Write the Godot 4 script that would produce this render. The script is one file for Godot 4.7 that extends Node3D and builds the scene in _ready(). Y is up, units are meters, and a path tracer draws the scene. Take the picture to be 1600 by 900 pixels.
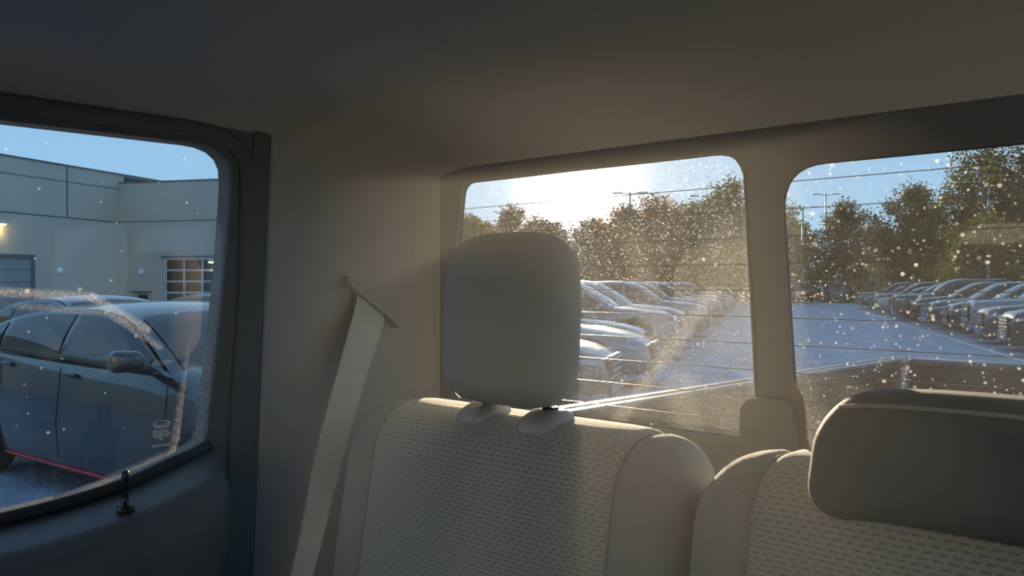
extends Node3D
# Inside the cab of a pickup, looking back past the rear seats. Metres, y up. -z is the rear of the truck, -x the side with the near door.
# The parking lot beyond runs along ROW (down the aisle) and ACROSS (to the aisle's other side).
const EYE := Vector3(0, 1.62, 0)
const ROW := Vector3(-0.469, 0, -0.883)
const ACROSS := Vector3(0.883, 0, -0.469)
const SUN := Vector3(-0.641, 0.109, -0.771)
var rng := RandomNumberGenerator.new()
var taken := {}
var M := {}

# ---------------------------------------------------------------- naming
func numbered(called: String) -> String:
	var n: int = taken.get(called, 0)
	taken[called] = n + 1
	return called if n == 0 else "%s_%03d" % [called, n]

func thing(called: String, label: String, category: String, at := Vector3.ZERO, group := "") -> Node3D:
	var o := Node3D.new()
	o.name = numbered(called)
	add_child(o)
	o.position = at
	tag(o, label, category, group)
	return o

func tag(o: Node, label: String, category := "", group := "", kind := "") -> void:
	o.set_meta("label", label)
	if category: o.set_meta("category", category)
	if group: o.set_meta("group", group)
	if kind: o.set_meta("kind", kind)

func mesh_of(st: SurfaceTool) -> ArrayMesh:
	st.generate_normals()
	return st.commit()

func put(called: String, mesh: Mesh, mat: Material, parent: Node = null) -> MeshInstance3D:
	var o := MeshInstance3D.new()
	o.mesh = mesh
	o.material_override = mat
	if parent == null:
		o.name = numbered(called)
		add_child(o)
	else:
		o.name = called
		parent.add_child(o, true)
	return o

func struct(called: String, mesh: Mesh, mat: Material, label: String, category := "structure") -> MeshInstance3D:
	var o := put(called, mesh, mat)
	tag(o, label, category, "", "structure")
	return o

# ---------------------------------------------------------------- shapes
func mb() -> SurfaceTool:
	var st := SurfaceTool.new()
	st.begin(Mesh.PRIMITIVE_TRIANGLES)
	st.set_smooth_group(0)
	return st

func tri(st: SurfaceTool, a: Vector3, b: Vector3, c: Vector3) -> void:
	st.set_uv(Vector2.ZERO)
	st.add_vertex(a); st.add_vertex(b); st.add_vertex(c)

func grid(st: SurfaceTool, nu: int, nv: int, f: Callable, su := 1.0, sv := 1.0) -> void:
	var p := []
	for i in nu + 1:
		var row := PackedVector3Array()
		for j in nv + 1:
			row.append(f.call(float(i) / nu, float(j) / nv))
		p.append(row)
	for i in nu:
		for j in nv:
			for k in [[0, 0], [1, 0], [1, 1], [0, 0], [1, 1], [0, 1]]:
				st.set_uv(Vector2(float(i + k[0]) / nu * su, float(j + k[1]) / nv * sv))
				st.add_vertex(p[i + k[0]][j + k[1]])

func box(st: SurfaceTool, lo: Vector3, hi: Vector3) -> void:
	st.set_smooth_group(-1)
	var c := [Vector3(lo.x, lo.y, lo.z), Vector3(hi.x, lo.y, lo.z), Vector3(hi.x, hi.y, lo.z), Vector3(lo.x, hi.y, lo.z), Vector3(lo.x, lo.y, hi.z), Vector3(hi.x, lo.y, hi.z), Vector3(hi.x, hi.y, hi.z), Vector3(lo.x, hi.y, hi.z)]
	for q in [[0, 1, 2, 3], [5, 4, 7, 6], [4, 0, 3, 7], [1, 5, 6, 2], [3, 2, 6, 7], [4, 5, 1, 0]]:
		tri(st, c[q[0]], c[q[1]], c[q[2]]); tri(st, c[q[0]], c[q[2]], c[q[3]])
	st.set_smooth_group(0)

func box_mesh(lo: Vector3, hi: Vector3) -> ArrayMesh:
	var st := mb()
	box(st, lo, hi)
	return mesh_of(st)

# a box with rounded edges, bent afterwards by f
func rbox(st: SurfaceTool, size: Vector3, r: float, n: int, f = null) -> void:
	var h := size / 2.0
	for face in [[0, 1, 2, 1], [0, 1, 2, -1], [1, 2, 0, 1], [1, 2, 0, -1], [2, 0, 1, 1], [2, 0, 1, -1]]:
		var a: int = face[0]
		var b: int = face[1]
		var w: int = face[2]
		var sg: float = face[3]
		grid(st, n, n, func(u, v):
			var p := Vector3.ZERO
			p[a] = edge_spread(u, h[a], r) * (1.0 if sg > 0 else -1.0)
			p[b] = edge_spread(v, h[b], r)
			p[w] = h[w] * sg
			var q := Vector3(clampf(p.x, -h.x + r, h.x - r), clampf(p.y, -h.y + r, h.y - r), clampf(p.z, -h.z + r, h.z - r))
			var o: Vector3 = q + (p - q).normalized() * r
			return f.call(o) if f != null else o, size[a], size[b])

# more of the steps near the ends, where the rounding is
func edge_spread(t: float, h: float, r: float) -> float:
	var s := t * 2.0 - 1.0
	var m := absf(s)
	var k := 0.4
	var x: float = (h - r) * m / k if m < k else (h - r) + r * (m - k) / (1.0 - k)
	return x * signf(s)

func tube(st: SurfaceTool, pts: Array, rad, sides := 8, flat := Vector3.ONE) -> void:
	var n := pts.size()
	var rings := []
	var up := Vector3(0.13, 0.9, 0.3)
	for i in n:
		var a: Vector3 = pts[max(i - 1, 0)]
		var b: Vector3 = pts[min(i + 1, n - 1)]
		var t := (b - a).normalized()
		var x := up.cross(t).normalized()
		up = t.cross(x).normalized()
		var r: float = rad[i] if rad is Array else rad
		var ring := PackedVector3Array()
		for k in sides:
			var w := TAU * k / sides
			ring.append(pts[i] + (x * cos(w) + up * sin(w)) * r * flat)
		rings.append(ring)
	for i in n - 1:
		for k in sides:
			var l := (k + 1) % sides
			tri(st, rings[i][k], rings[i + 1][k], rings[i + 1][l]); tri(st, rings[i][k], rings[i + 1][l], rings[i][l])
	for e in [0, n - 1]:
		for k in sides:
			tri(st, pts[e], rings[e][k if e == 0 else (k + 1) % sides], rings[e][(k + 1) % sides if e == 0 else k])

func lathe(st: SurfaceTool, prof: Array, sides: int, basis: Basis, at: Vector3) -> void:
	for i in prof.size() - 1:
		for k in sides:
			var q := []
			for c in [[i, k], [i + 1, k], [i + 1, k + 1], [i, k + 1]]:
				var w: float = TAU * c[1] / sides
				var p: Vector2 = prof[c[0]]
				q.append(at + basis * Vector3(cos(w) * p.x, p.y, sin(w) * p.x))
			tri(st, q[0], q[1], q[2]); tri(st, q[0], q[2], q[3])

# flat polygon given thickness; place(p, side) gives the corner on the near (0) or far (1) face
func plate(st: SurfaceTool, polys: Array, place: Callable) -> void:
	st.set_smooth_group(-1)
	for poly in polys:
		var t := Geometry2D.triangulate_polygon(poly)
		for i in range(0, t.size(), 3):
			tri(st, place.call(poly[t[i]], 0), place.call(poly[t[i + 1]], 0), place.call(poly[t[i + 2]], 0))
			tri(st, place.call(poly[t[i]], 1), place.call(poly[t[i + 2]], 1), place.call(poly[t[i + 1]], 1))
		for i in poly.size():
			var a: Vector2 = poly[i]
			var b: Vector2 = poly[(i + 1) % poly.size()]
			tri(st, place.call(a, 0), place.call(b, 0), place.call(b, 1)); tri(st, place.call(a, 0), place.call(b, 1), place.call(a, 1))
	st.set_smooth_group(0)

func rect(a: Vector2, b: Vector2) -> PackedVector2Array:
	return PackedVector2Array([a, Vector2(b.x, a.y), b, Vector2(a.x, b.y)])

# polygon with its corners rounded: corners are [x, y, radius]
func rounded(corners: Array, steps := 8) -> PackedVector2Array:
	var out := PackedVector2Array()
	var n := corners.size()
	for i in n:
		var p := Vector2(corners[i][0], corners[i][1])
		var a := Vector2(corners[(i + n - 1) % n][0], corners[(i + n - 1) % n][1])
		var b := Vector2(corners[(i + 1) % n][0], corners[(i + 1) % n][1])
		var r: float = corners[i][2]
		if r <= 0.0:
			out.append(p)
			continue
		var s := p + (a - p).normalized() * r
		var e := p + (b - p).normalized() * r
		for k in steps + 1:
			var t := float(k) / steps
			out.append(s.lerp(p, t).lerp(p.lerp(e, t), t))
	return out

# a rectangle less its holes, cut into strips through each hole so that every strip is a simple polygon
func pierced(lo: Vector2, hi: Vector2, holes: Array) -> Array:
	var cuts := [lo.x]
	for h in holes:
		var c := 0.0
		for p in h: c += p.x / h.size()
		cuts.append(c)
	cuts.append(hi.x)
	cuts.sort()
	var out := []
	for i in cuts.size() - 1:
		var left := [rect(Vector2(cuts[i], lo.y), Vector2(cuts[i + 1], hi.y))]
		for h in holes:
			var next := []
			for p in left: next.append_array(Geometry2D.clip_polygons(p, h))
			left = next
		out.append_array(left)
	return out

# smooth curve through points sorted by x
func ip(pts: Array, x: float) -> float:
	var n := pts.size()
	if x <= pts[0].x: return pts[0].y
	if x >= pts[n - 1].x: return pts[n - 1].y
	var i := 0
	while x > pts[i + 1].x: i += 1
	var h: float = pts[i + 1].x - pts[i].x
	var t: float = (x - pts[i].x) / h
	var d: float = (pts[i + 1].y - pts[i].y) / h
	var m0: float = d if i == 0 else ((pts[i].y - pts[i - 1].y) / (pts[i].x - pts[i - 1].x) + d) / 2
	var m1: float = d if i == n - 2 else ((pts[i + 2].y - pts[i + 1].y) / (pts[i + 2].x - pts[i + 1].x) + d) / 2
	return (2 * t * t * t - 3 * t * t + 1) * pts[i].y + (t * t * t - 2 * t * t + t) * h * m0 + (3 * t * t - 2 * t * t * t) * pts[i + 1].y + (t * t * t - t * t) * h * m1

# ---------------------------------------------------------------- materials
func lin(r: float, g: float, b: float, a := 1.0) -> Color:
	var c := Color(r, g, b).linear_to_srgb()
	c.a = a
	return c

func mat(r: float, g: float, b: float, rough := 0.7, metal := 0.0) -> StandardMaterial3D:
	var m := StandardMaterial3D.new()
	m.albedo_color = lin(r, g, b)
	m.roughness = rough
	m.metallic = metal
	return m

func glass(a: float, tint := Color(0.1, 0.12, 0.12)) -> StandardMaterial3D:
	var m := StandardMaterial3D.new()
	m.transparency = BaseMaterial3D.TRANSPARENCY_ALPHA
	m.albedo_color = Color(tint.r, tint.g, tint.b, a)
	m.roughness = 0.02
	return m

func paint(r: float, g: float, b: float, metal := 0.35) -> StandardMaterial3D:
	var m := mat(r, g, b, 0.32, metal)
	m.clearcoat_enabled = true
	m.clearcoat = 1.0
	m.clearcoat_roughness = 0.04
	return m

func noise_tex(freq: float, lo: float, hi: float, size := 256, oct := 4) -> NoiseTexture2D:
	var n := FastNoiseLite.new()
	n.noise_type = FastNoiseLite.TYPE_SIMPLEX_SMOOTH
	n.frequency = freq
	n.fractal_octaves = oct
	n.seed = int(freq * 1000) + size
	var t := NoiseTexture2D.new()
	t.width = size
	t.height = size
	t.seamless = true
	t.noise = n
	var g := Gradient.new()
	g.set_color(0, Color(lo, lo, lo)); g.set_color(1, Color(hi, hi, hi))
	t.color_ramp = g
	return t

func grain(m: StandardMaterial3D, tex: Texture2D, scale: float, depth: float) -> StandardMaterial3D:
	m.uv1_triplanar = true
	m.uv1_scale = Vector3.ONE * scale
	m.heightmap_enabled = true
	m.heightmap_texture = tex
	m.heightmap_scale = depth
	return m

# knitted cloth with short sunken dashes: 4 x 4 staggered cells a tile
func dash_cloth() -> Array:
	var col := Image.create(256, 128, false, Image.FORMAT_RGBA8)
	var ht := Image.create(256, 128, false, Image.FORMAT_RGBA8)
	for y in 128:
		for x in 256:
			var row := y / 32
			var fx := fposmod(x + [0, 30, 12, 44][row], 64.0)
			var fy := absf((y % 32) - 16.0)
			var edge := smoothstep(0.0, 9.0, minf(fx - 3.0, 55.0 - fx)) * (1.0 - smoothstep(3.0, 8.0, fy - 1.5 * sin(fx * 0.1)))
			var knit := 0.5 + 0.5 * sin(x * TAU / 8.0) * sin(y * TAU / 8.0)
			var c := 1.0 - 0.17 * edge - 0.08 * knit
			var h := 0.75 - 0.5 * edge + 0.15 * knit
			col.set_pixel(x, y, Color(c, c, c))
			ht.set_pixel(x, y, Color(h, h, h))
	return [ImageTexture.create_from_image(col), ImageTexture.create_from_image(ht)]

# fine weave, tileable
func weave() -> Array:
	var col := Image.create(64, 64, false, Image.FORMAT_RGBA8)
	var ht := Image.create(64, 64, false, Image.FORMAT_RGBA8)
	for y in 64:
		for x in 64:
			var h := 0.5 + 0.5 * sin(x * TAU / 32.0 + (PI if (y / 16) % 2 else 0.0)) * sin((y % 16) * PI / 16.0)
			var c := 0.86 + 0.14 * h
			col.set_pixel(x, y, Color(c, c, c))
			ht.set_pixel(x, y, Color(h, h, h))
	return [ImageTexture.create_from_image(col), ImageTexture.create_from_image(ht)]

func cloth(tex: Array, r: float, g: float, b: float, sx: float, sy: float, depth: float) -> StandardMaterial3D:
	var m := mat(r, g, b, 0.95)
	m.albedo_texture = tex[0]
	m.heightmap_enabled = true
	m.heightmap_texture = tex[1]
	m.heightmap_scale = depth
	m.uv1_scale = Vector3(sx, sy, 1)
	m.rim_enabled = true
	m.rim = 0.5
	m.rim_tint = 0.6
	return m

# dirt on a pane: a film, dried spots and wiping marks, as the cover of a dust sheet
func dirt(w: int, h: int, film: float, spots: int, streaks: Array, sd: int, big: float) -> ImageTexture:
	var n := FastNoiseLite.new()
	n.frequency = 0.012
	n.fractal_octaves = 4
	n.seed = sd
	var fine := FastNoiseLite.new()
	fine.frequency = 0.22
	fine.seed = sd + 1
	var a := PackedFloat32Array()
	a.resize(w * h)
	for y in h:
		for x in w:
			var f := n.get_noise_2d(x, y * 0.6) * 0.5 + 0.5
			var g := fine.get_noise_2d(x, y) * 0.5 + 0.5
			a[y * w + x] = film * (0.45 + 1.1 * f * f + 0.35 * g * f)
	for s in streaks:   # [x0, y0, x1, y1, half width, cover] in shares of the pane
		var p := Vector2(s[0] * w, s[1] * h)
		var q := Vector2(s[2] * w, s[3] * h)
		for y in range(maxi(0, int(minf(p.y, q.y) - s[4] * w)), mini(h, int(maxf(p.y, q.y) + s[4] * w))):
			for x in range(maxi(0, int(minf(p.x, q.x) - s[4] * w)), mini(w, int(maxf(p.x, q.x) + s[4] * w))):
				var c := Geometry2D.get_closest_point_to_segment(Vector2(x, y), p, q)
				var d: float = c.distance_to(Vector2(x, y)) / (s[4] * w)
				if d < 1.0:
					var g2 := fine.get_noise_2d(x * 2.0, y * 0.7) * 0.5 + 0.5
					a[y * w + x] += s[5] * (1.0 - d * d) * g2 * g2 * 2.0
	var r2 := RandomNumberGenerator.new()
	r2.seed = sd + 2
	for i in spots:
		var c := Vector2(r2.randf() * w, r2.randf() * h)
		var rad: float = (0.7 + 1.2 * r2.randf() + (2.2 * r2.randf() if r2.randf() < 0.2 else 0.0)) * big
		var ring := r2.randf() < 0.15
		var cover := r2.randf_range(0.15, 0.6)
		for y in range(maxi(0, int(c.y - rad - 1)), mini(h, int(c.y + rad + 2))):
			for x in range(maxi(0, int(c.x - rad - 1)), mini(w, int(c.x + rad + 2))):
				var d := Vector2(x, y).distance_to(c) / rad
				var k := clampf((1.0 - d) * rad + 0.5, 0, 1)
				if ring and d < 0.5: k *= 0.2
				a[y * w + x] = maxf(a[y * w + x], cover * k)
	var im := Image.create(w, h, false, Image.FORMAT_RGBA8)
	for y in h:
		for x in w:
			im.set_pixel(x, y, Color(1, 1, 1, clampf(a[y * w + x], 0, 1)))
	return ImageTexture.create_from_image(im)

func dust(tex: Texture2D) -> StandardMaterial3D:
	var m := StandardMaterial3D.new()
	m.transparency = BaseMaterial3D.TRANSPARENCY_ALPHA
	m.albedo_color = lin(0.62, 0.62, 0.61)
	m.albedo_texture = tex
	m.roughness = 1.0
	m.backlight_enabled = true
	m.backlight = Color(1, 1, 1)
	return m

# ---------------------------------------------------------------- scene
func _ready() -> void:
	rng.seed = 7
	var cam := Camera3D.new()
	cam.name = "camera"
	cam.position = EYE
	cam.rotation = Vector3(atan2(-8.0, 1400.0), deg_to_rad(44), 0)
	cam.fov = rad_to_deg(2.0 * atan(450.0 / 1400.0))
	cam.near = 0.05
	cam.far = 500
	add_child(cam)
	var env := Environment.new()
	env.background_mode = Environment.BG_SKY
	env.sky = Sky.new()
	var psky := PanoramaSkyMaterial.new()
	psky.panorama = sky_texture()
	env.sky.sky_material = psky
	env.tonemap_mode = Environment.TONE_MAPPER_LINEAR
	env.tonemap_exposure = 1.25
	env.sdfgi_enabled = true
	env.ssao_enabled = true
	env.ssil_enabled = true
	var we := WorldEnvironment.new()
	we.name = "world_environment"
	we.environment = env
	add_child(we)
	var sun := DirectionalLight3D.new()
	sun.name = "sun"
	sun.light_color = Color(1.0, 0.90, 0.75)
	sun.light_energy = 5.0
	sun.light_angular_distance = 0.6
	sun.shadow_enabled = true
	sun.look_at_from_position(SUN * 10.0, Vector3.ZERO)
	add_child(sun)
	env.volumetric_fog_enabled = true
	env.volumetric_fog_density = 0.0
	materials()
	cab()
	rear_windows()
	near_door()
	seats()
	belt()
	add_glare_haze()
	truck_bed()
	ground()
	building()
	cars()
	lamps()
	trees()

func sky_texture() -> ImageTexture:
	var w := 1024
	var h := 512
	var im := Image.create(w, h, false, Image.FORMAT_RGBF)
	var s := SUN.normalized()
	var hor := Vector3(0.30, 0.58, 0.84)
	var top := Vector3(0.13, 0.30, 0.56)
	for i in h:
		var el := PI / 2 - PI * (i + 0.5) / h
		var e := maxf(sin(el), 0.0)
		var base := hor.lerp(top, 1.0 - exp(-e * 2.2))
		for j in w:
			var az := TAU * (j + 0.5) / w - PI / 2
			var d := Vector3(cos(el) * cos(az), sin(el), cos(el) * sin(az))
			var th := rad_to_deg(acos(clampf(d.dot(s), -1, 1)))
			var c := base * (1.0 - 0.25 * exp(-th / 30.0))
			c += Vector3(1.0, 0.86, 0.70) * (0.50 * exp(-th / 7.0) + 0.12 * exp(-th / 22.0))
			c += Vector3(1.0, 0.92, 0.78) * (6.0 * exp(-th * th / 5.0) + 40.0 * exp(-th * th / 0.8))
			im.set_pixel(j, i, Color(c.x, c.y, c.z))
	return ImageTexture.create_from_image(im)

func materials() -> void:
	var fine := noise_tex(0.35, 0.2, 0.8, 256, 2)
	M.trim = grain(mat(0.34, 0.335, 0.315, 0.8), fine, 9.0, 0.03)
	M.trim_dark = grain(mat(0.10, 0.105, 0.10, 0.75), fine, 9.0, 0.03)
	M.back_trim = grain(mat(0.125, 0.125, 0.125, 0.85), fine, 9.0, 0.03)
	M.headliner = grain(mat(0.35, 0.345, 0.32, 0.95), noise_tex(0.5, 0.2, 0.8, 256, 3), 12.0, 0.04)
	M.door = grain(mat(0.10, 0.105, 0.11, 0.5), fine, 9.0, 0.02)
	M.rubber = mat(0.012, 0.012, 0.013, 0.55)
	M.seal_sunlit = mat(0.22, 0.15, 0.09, 0.8)  # sunlight on the seal edge, put into its colour
	M.seal_shine = mat(0.10, 0.10, 0.10, 0.3)
	M.chrome = mat(0.75, 0.75, 0.75, 0.12, 1.0)
	M.plastic = mat(0.42, 0.41, 0.38, 0.22)
	var d := dash_cloth()
	var wv := weave()
	M.insert = cloth(d, 0.47, 0.47, 0.42, 1.0 / 0.048, 1.0 / 0.020, 0.06)
	M.bolster = cloth(wv, 0.38, 0.385, 0.35, 1.0 / 0.008, 1.0 / 0.008, 0.06)
	M.headrest = grain(mat(0.50, 0.475, 0.42, 0.95), fine, 14.0, 0.03)  # tall headrest: sun glare put into a lighter colour
	M.headrest_no_glare = grain(mat(0.10, 0.115, 0.115, 0.8), fine, 14.0, 0.03)  # low headrest: same material without that glare
	M.piping = mat(0.30, 0.30, 0.275, 0.95)
	M.belt = cloth(wv, 0.62, 0.59, 0.54, 1.0 / 0.012, 1.0 / 0.006, 0.05)
	M.line = mat(0.06, 0.045, 0.035, 0.5)
	M.etch = mat(0.55, 0.55, 0.50, 0.9)
	M.bed = paint(0.03, 0.035, 0.045, 0.3)
	M.bed_cap = mat(0.06, 0.062, 0.068, 0.28)
	M.bed_liner = mat(0.035, 0.036, 0.036, 0.8)
	M.auto_glass = mat(0.012, 0.016, 0.02, 0.04)
	M.auto_glass.metallic_specular = 0.55
	M.tyre = mat(0.02, 0.02, 0.02, 0.85)
	M.rim = mat(0.5, 0.5, 0.52, 0.3, 1.0)
	M.black = mat(0.012, 0.012, 0.013, 0.5)
	M.lens = mat(0.38, 0.39, 0.41, 0.1)
	M.tail = mat(0.35, 0.02, 0.02, 0.2)
	M.galv = mat(0.55, 0.55, 0.55, 0.5)
	M.lamp_head = mat(0.62, 0.60, 0.55, 0.45)
	M.bark = mat(0.09, 0.065, 0.045, 0.9)

# ---------------------------------------------------------------- the cab
func win_left() -> PackedVector2Array:
	return rounded([[-1.135, 1.793, 0.025], [-0.597, 1.793, 0.045], [-0.568, 1.415, 0.005], [-1.185, 1.415, 0.06]])

func win_slider(side := 1.0) -> PackedVector2Array:
	var p := rounded([[-0.547, 1.768, 0.06], [-0.053, 1.768, 0.06], [-0.07, 1.385, 0.06], [-0.52, 1.385, 0.06]])
	return p

func win_right() -> PackedVector2Array:
	var p := PackedVector2Array()
	for q in win_left(): p.append(Vector2(-0.6 - q.x, q.y))
	p.reverse()
	return p

func door_window() -> PackedVector2Array:   # (z, y)
	var p := PackedVector2Array()
	for z in [0.25, 0.1, -0.1, -0.25, -0.364, -0.441, -0.525, -0.58, -0.637]:
		p.append(Vector2(z, sill_y(z)))
	for q in [[-0.644, 1.40], [-0.662, 1.545], [-0.672, 1.632], [-0.68, 1.729], [-0.6825, 1.77], [-0.681, 1.795], [-0.674, 1.809], [-0.661, 1.819], [-0.642, 1.8245], [-0.62, 1.826], [0.25, 1.826]]:
		p.append(Vector2(q[0], q[1]))
	return p

func sill_y(z: float) -> float:
	return ip([Vector2(-0.66, 1.392), Vector2(-0.637, 1.38), Vector2(-0.58, 1.363), Vector2(-0.525, 1.346), Vector2(-0.441, 1.332), Vector2(-0.364, 1.325), Vector2(-0.1, 1.318), Vector2(0.25, 1.316)], z)

func cab() -> void:
	var st := mb()
	plate(st, pierced(Vector2(-1.30, 0.5), Vector2(0.70, 1.90), [win_left(), win_slider(), win_right()]), func(p, k): return Vector3(p.x, p.y, -1.05 - 0.008 * k))
	struct("wall_back", mesh_of(st), M.back_trim, "grey trim of the cab's rear wall, pierced by the rear windows", "wall")
	st = mb()
	var front := rounded([[0.45, 1.30, 0.05], [0.45, 1.80, 0.05], [1.05, 1.74, 0.1], [1.15, 1.30, 0.1]])
	front.reverse()
	plate(st, pierced(Vector2(-1.08, 0.5), Vector2(1.5, 1.92), [door_window(), front]), func(p, k): return Vector3(-1.25 - 0.04 * k, p.y, p.x))
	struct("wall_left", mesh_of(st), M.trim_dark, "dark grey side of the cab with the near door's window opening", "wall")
	st = mb()
	plate(st, pierced(Vector2(-1.08, 0.5), Vector2(1.5, 1.92), [door_window(), front]), func(p, k): return Vector3(0.65 + 0.04 * k, p.y, p.x))
	struct("wall_right", mesh_of(st), M.trim_dark, "dark grey far side of the cab, outside the picture", "wall")
	# windscreen end
	st = mb()
	plate(st, pierced(Vector2(-1.30, 0.5), Vector2(0.70, 1.92), [rounded([[-1.15, 1.84, 0.08], [0.55, 1.84, 0.08], [0.6, 1.15, 0.05], [-1.2, 1.15, 0.05]])]), func(p, k): return Vector3(p.x, p.y, 1.5 + 0.04 * k))
	struct("wall_front", mesh_of(st), M.trim_dark, "front of the cab with the windscreen opening, behind the viewer", "wall")
	put("window_5", box_mesh(Vector3(-1.2, 1.14, 1.515), Vector3(0.6, 1.85, 1.52)), glass(0.06))
	tag(get_node("window_5"), "clear windscreen across the front of the cab, behind the viewer", "window", "", "structure")
	struct("floor", box_mesh(Vector3(-1.3, 0.46, -1.09), Vector3(0.7, 0.5, 1.55)), M.trim_dark, "dark cab floor below the seats", "floor")
	# headliner: level, curving down to a seam over the rear windows and along the near side
	st = mb()
	var prof := [Vector2(-1.052, 1.817), Vector2(-1.045, 1.822), Vector2(-1.0, 1.846), Vector2(-0.92, 1.873), Vector2(-0.80, 1.892), Vector2(-0.55, 1.905), Vector2(0.4, 1.91), Vector2(1.56, 1.90)]
	grid(st, 60, 60, func(u, v):
		var z := lerpf(-1.052, 1.56, v * v)
		var x := lerpf(-1.255, 0.70, u * u)
		var t := clampf((-1.10 - x) / 0.15, 0, 1)
		return Vector3(x, ip(prof, z) - 0.055 * (1.0 - sqrt(1.0 - t * t * 0.98)), z))
	box(st, Vector3(-1.31, 1.93, -1.06), Vector3(0.71, 1.97, 1.56))
	struct("ceiling", mesh_of(st), M.headliner, "grey woven headliner of the cab roof", "ceiling")
	# moulding over the near door window, sweeping round into the pillar
	st = mb()
	var over := [Vector3(-1.249, 1.846, 0.4), Vector3(-1.249, 1.846, -0.45), Vector3(-1.249, 1.845, -0.62), Vector3(-1.249, 1.836, -0.675), Vector3(-1.249, 1.815, -0.700), Vector3(-1.249, 1.78, -0.708), Vector3(-1.249, 1.60, -0.704), Vector3(-1.249, 1.40, -0.69), Vector3(-1.249, 1.0, -0.67)]
	tube(st, curve(over, 5), 0.013, 10, Vector3(0.35, 1, 1))
	struct("trim_1", mesh_of(st), M.trim_dark, "dark moulding around the top and rear of the near door window", "trim")
	# pillar and corner trim, parted by a fine upright seam
	st = mb()
	grid(st, 16, 10, func(u, v): return Vector3(-1.2475 - 0.004 * pow(u, 12.0), lerpf(0.9, 1.865, v), lerpf(-0.712, -0.7415, u) - 0.05 * (v - 0.85)), 0.1, 1)
	struct("trim_2", mesh_of(st), M.trim_dark, "narrow dark grey pillar trim beside the near door window", "trim")
	st = mb()
	grid(st, 36, 10, func(u, v):
		var q := corner_trim(u)
		return Vector3(q.x, lerpf(0.9, 1.885, v), q.y - 0.05 * (v - 0.85) * clampf(1.0 - u * 2.0, 0, 1)), 0.4, 1)
	struct("trim_3", mesh_of(st), M.trim, "wide smooth dark grey corner trim between near door and rear window", "trim")
	# right-hand filler below the rear windows is the wall itself; the latch plate stands proud of it
	st = mb()
	plate(st, [rounded([[-0.592, 1.395, 0.0], [-0.592, 1.474, 0.028], [-0.522, 1.474, 0.010], [-0.517, 1.440, 0.006], [-0.513, 1.395, 0.0]])], func(p, k): return Vector3(p.x, p.y, -1.036 - 0.014 * k))
	var latch := thing("window_latch", "dark rounded latch plate at the foot of the post between the rear windows", "latch", Vector3.ZERO)
	put("plate", mesh_of(st), M.back_trim, latch)

func corner_trim(u: float) -> Vector2:   # (x, z) round the corner
	var pts := [Vector2(-1.2515, -0.7435), Vector2(-1.2472, -0.7465), Vector2(-1.245, -0.77), Vector2(-1.238, -0.88), Vector2(-1.228, -0.97), Vector2(-1.222, -1.02), Vector2(-1.205, -1.043), Vector2(-1.19, -1.049)]
	var f := u * (pts.size() - 1)
	var i := mini(int(f), pts.size() - 2)
	return pts[i].lerp(pts[i + 1], f - i)

func curve(pts: Array, n: int) -> Array:
	var c := Curve3D.new()
	for i in pts.size():
		var t: Vector3 = (pts[mini(i + 1, pts.size() - 1)] - pts[maxi(i - 1, 0)]) / 6.0
		c.add_point(pts[i], -t, t)
	var out := []
	for i in pts.size() - 1:
		for k in n: out.append(c.sample(i, float(k) / n))
	out.append(pts[-1])
	return out

func pane(parent: Node, poly: PackedVector2Array, place: Callable, glass_mat: Material, dust_mat: Material, lo: Vector2, hi: Vector2) -> void:
	var st := mb()
	var t := Geometry2D.triangulate_polygon(poly)
	for i in t: st.add_vertex(place.call(poly[i], 0.0))
	put("pane", mesh_of(st), glass_mat, parent)
	st = mb()
	for i in t:
		st.set_uv(Vector2((poly[i].x - lo.x) / (hi.x - lo.x), (hi.y - poly[i].y) / (hi.y - lo.y)))
		st.add_vertex(place.call(poly[i], 1.0))
	var d := put("dirt_film", mesh_of(st), dust_mat, parent)
	d.set_meta("kind", "stuff")

func outline_tube(poly: PackedVector2Array, place: Callable, r: float) -> ArrayMesh:
	var st := mb()
	var pts := []
	for p in poly: pts.append(place.call(p, 0.0))
	pts.append(pts[0])
	tube(st, pts, r, 6)
	return mesh_of(st)

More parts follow.
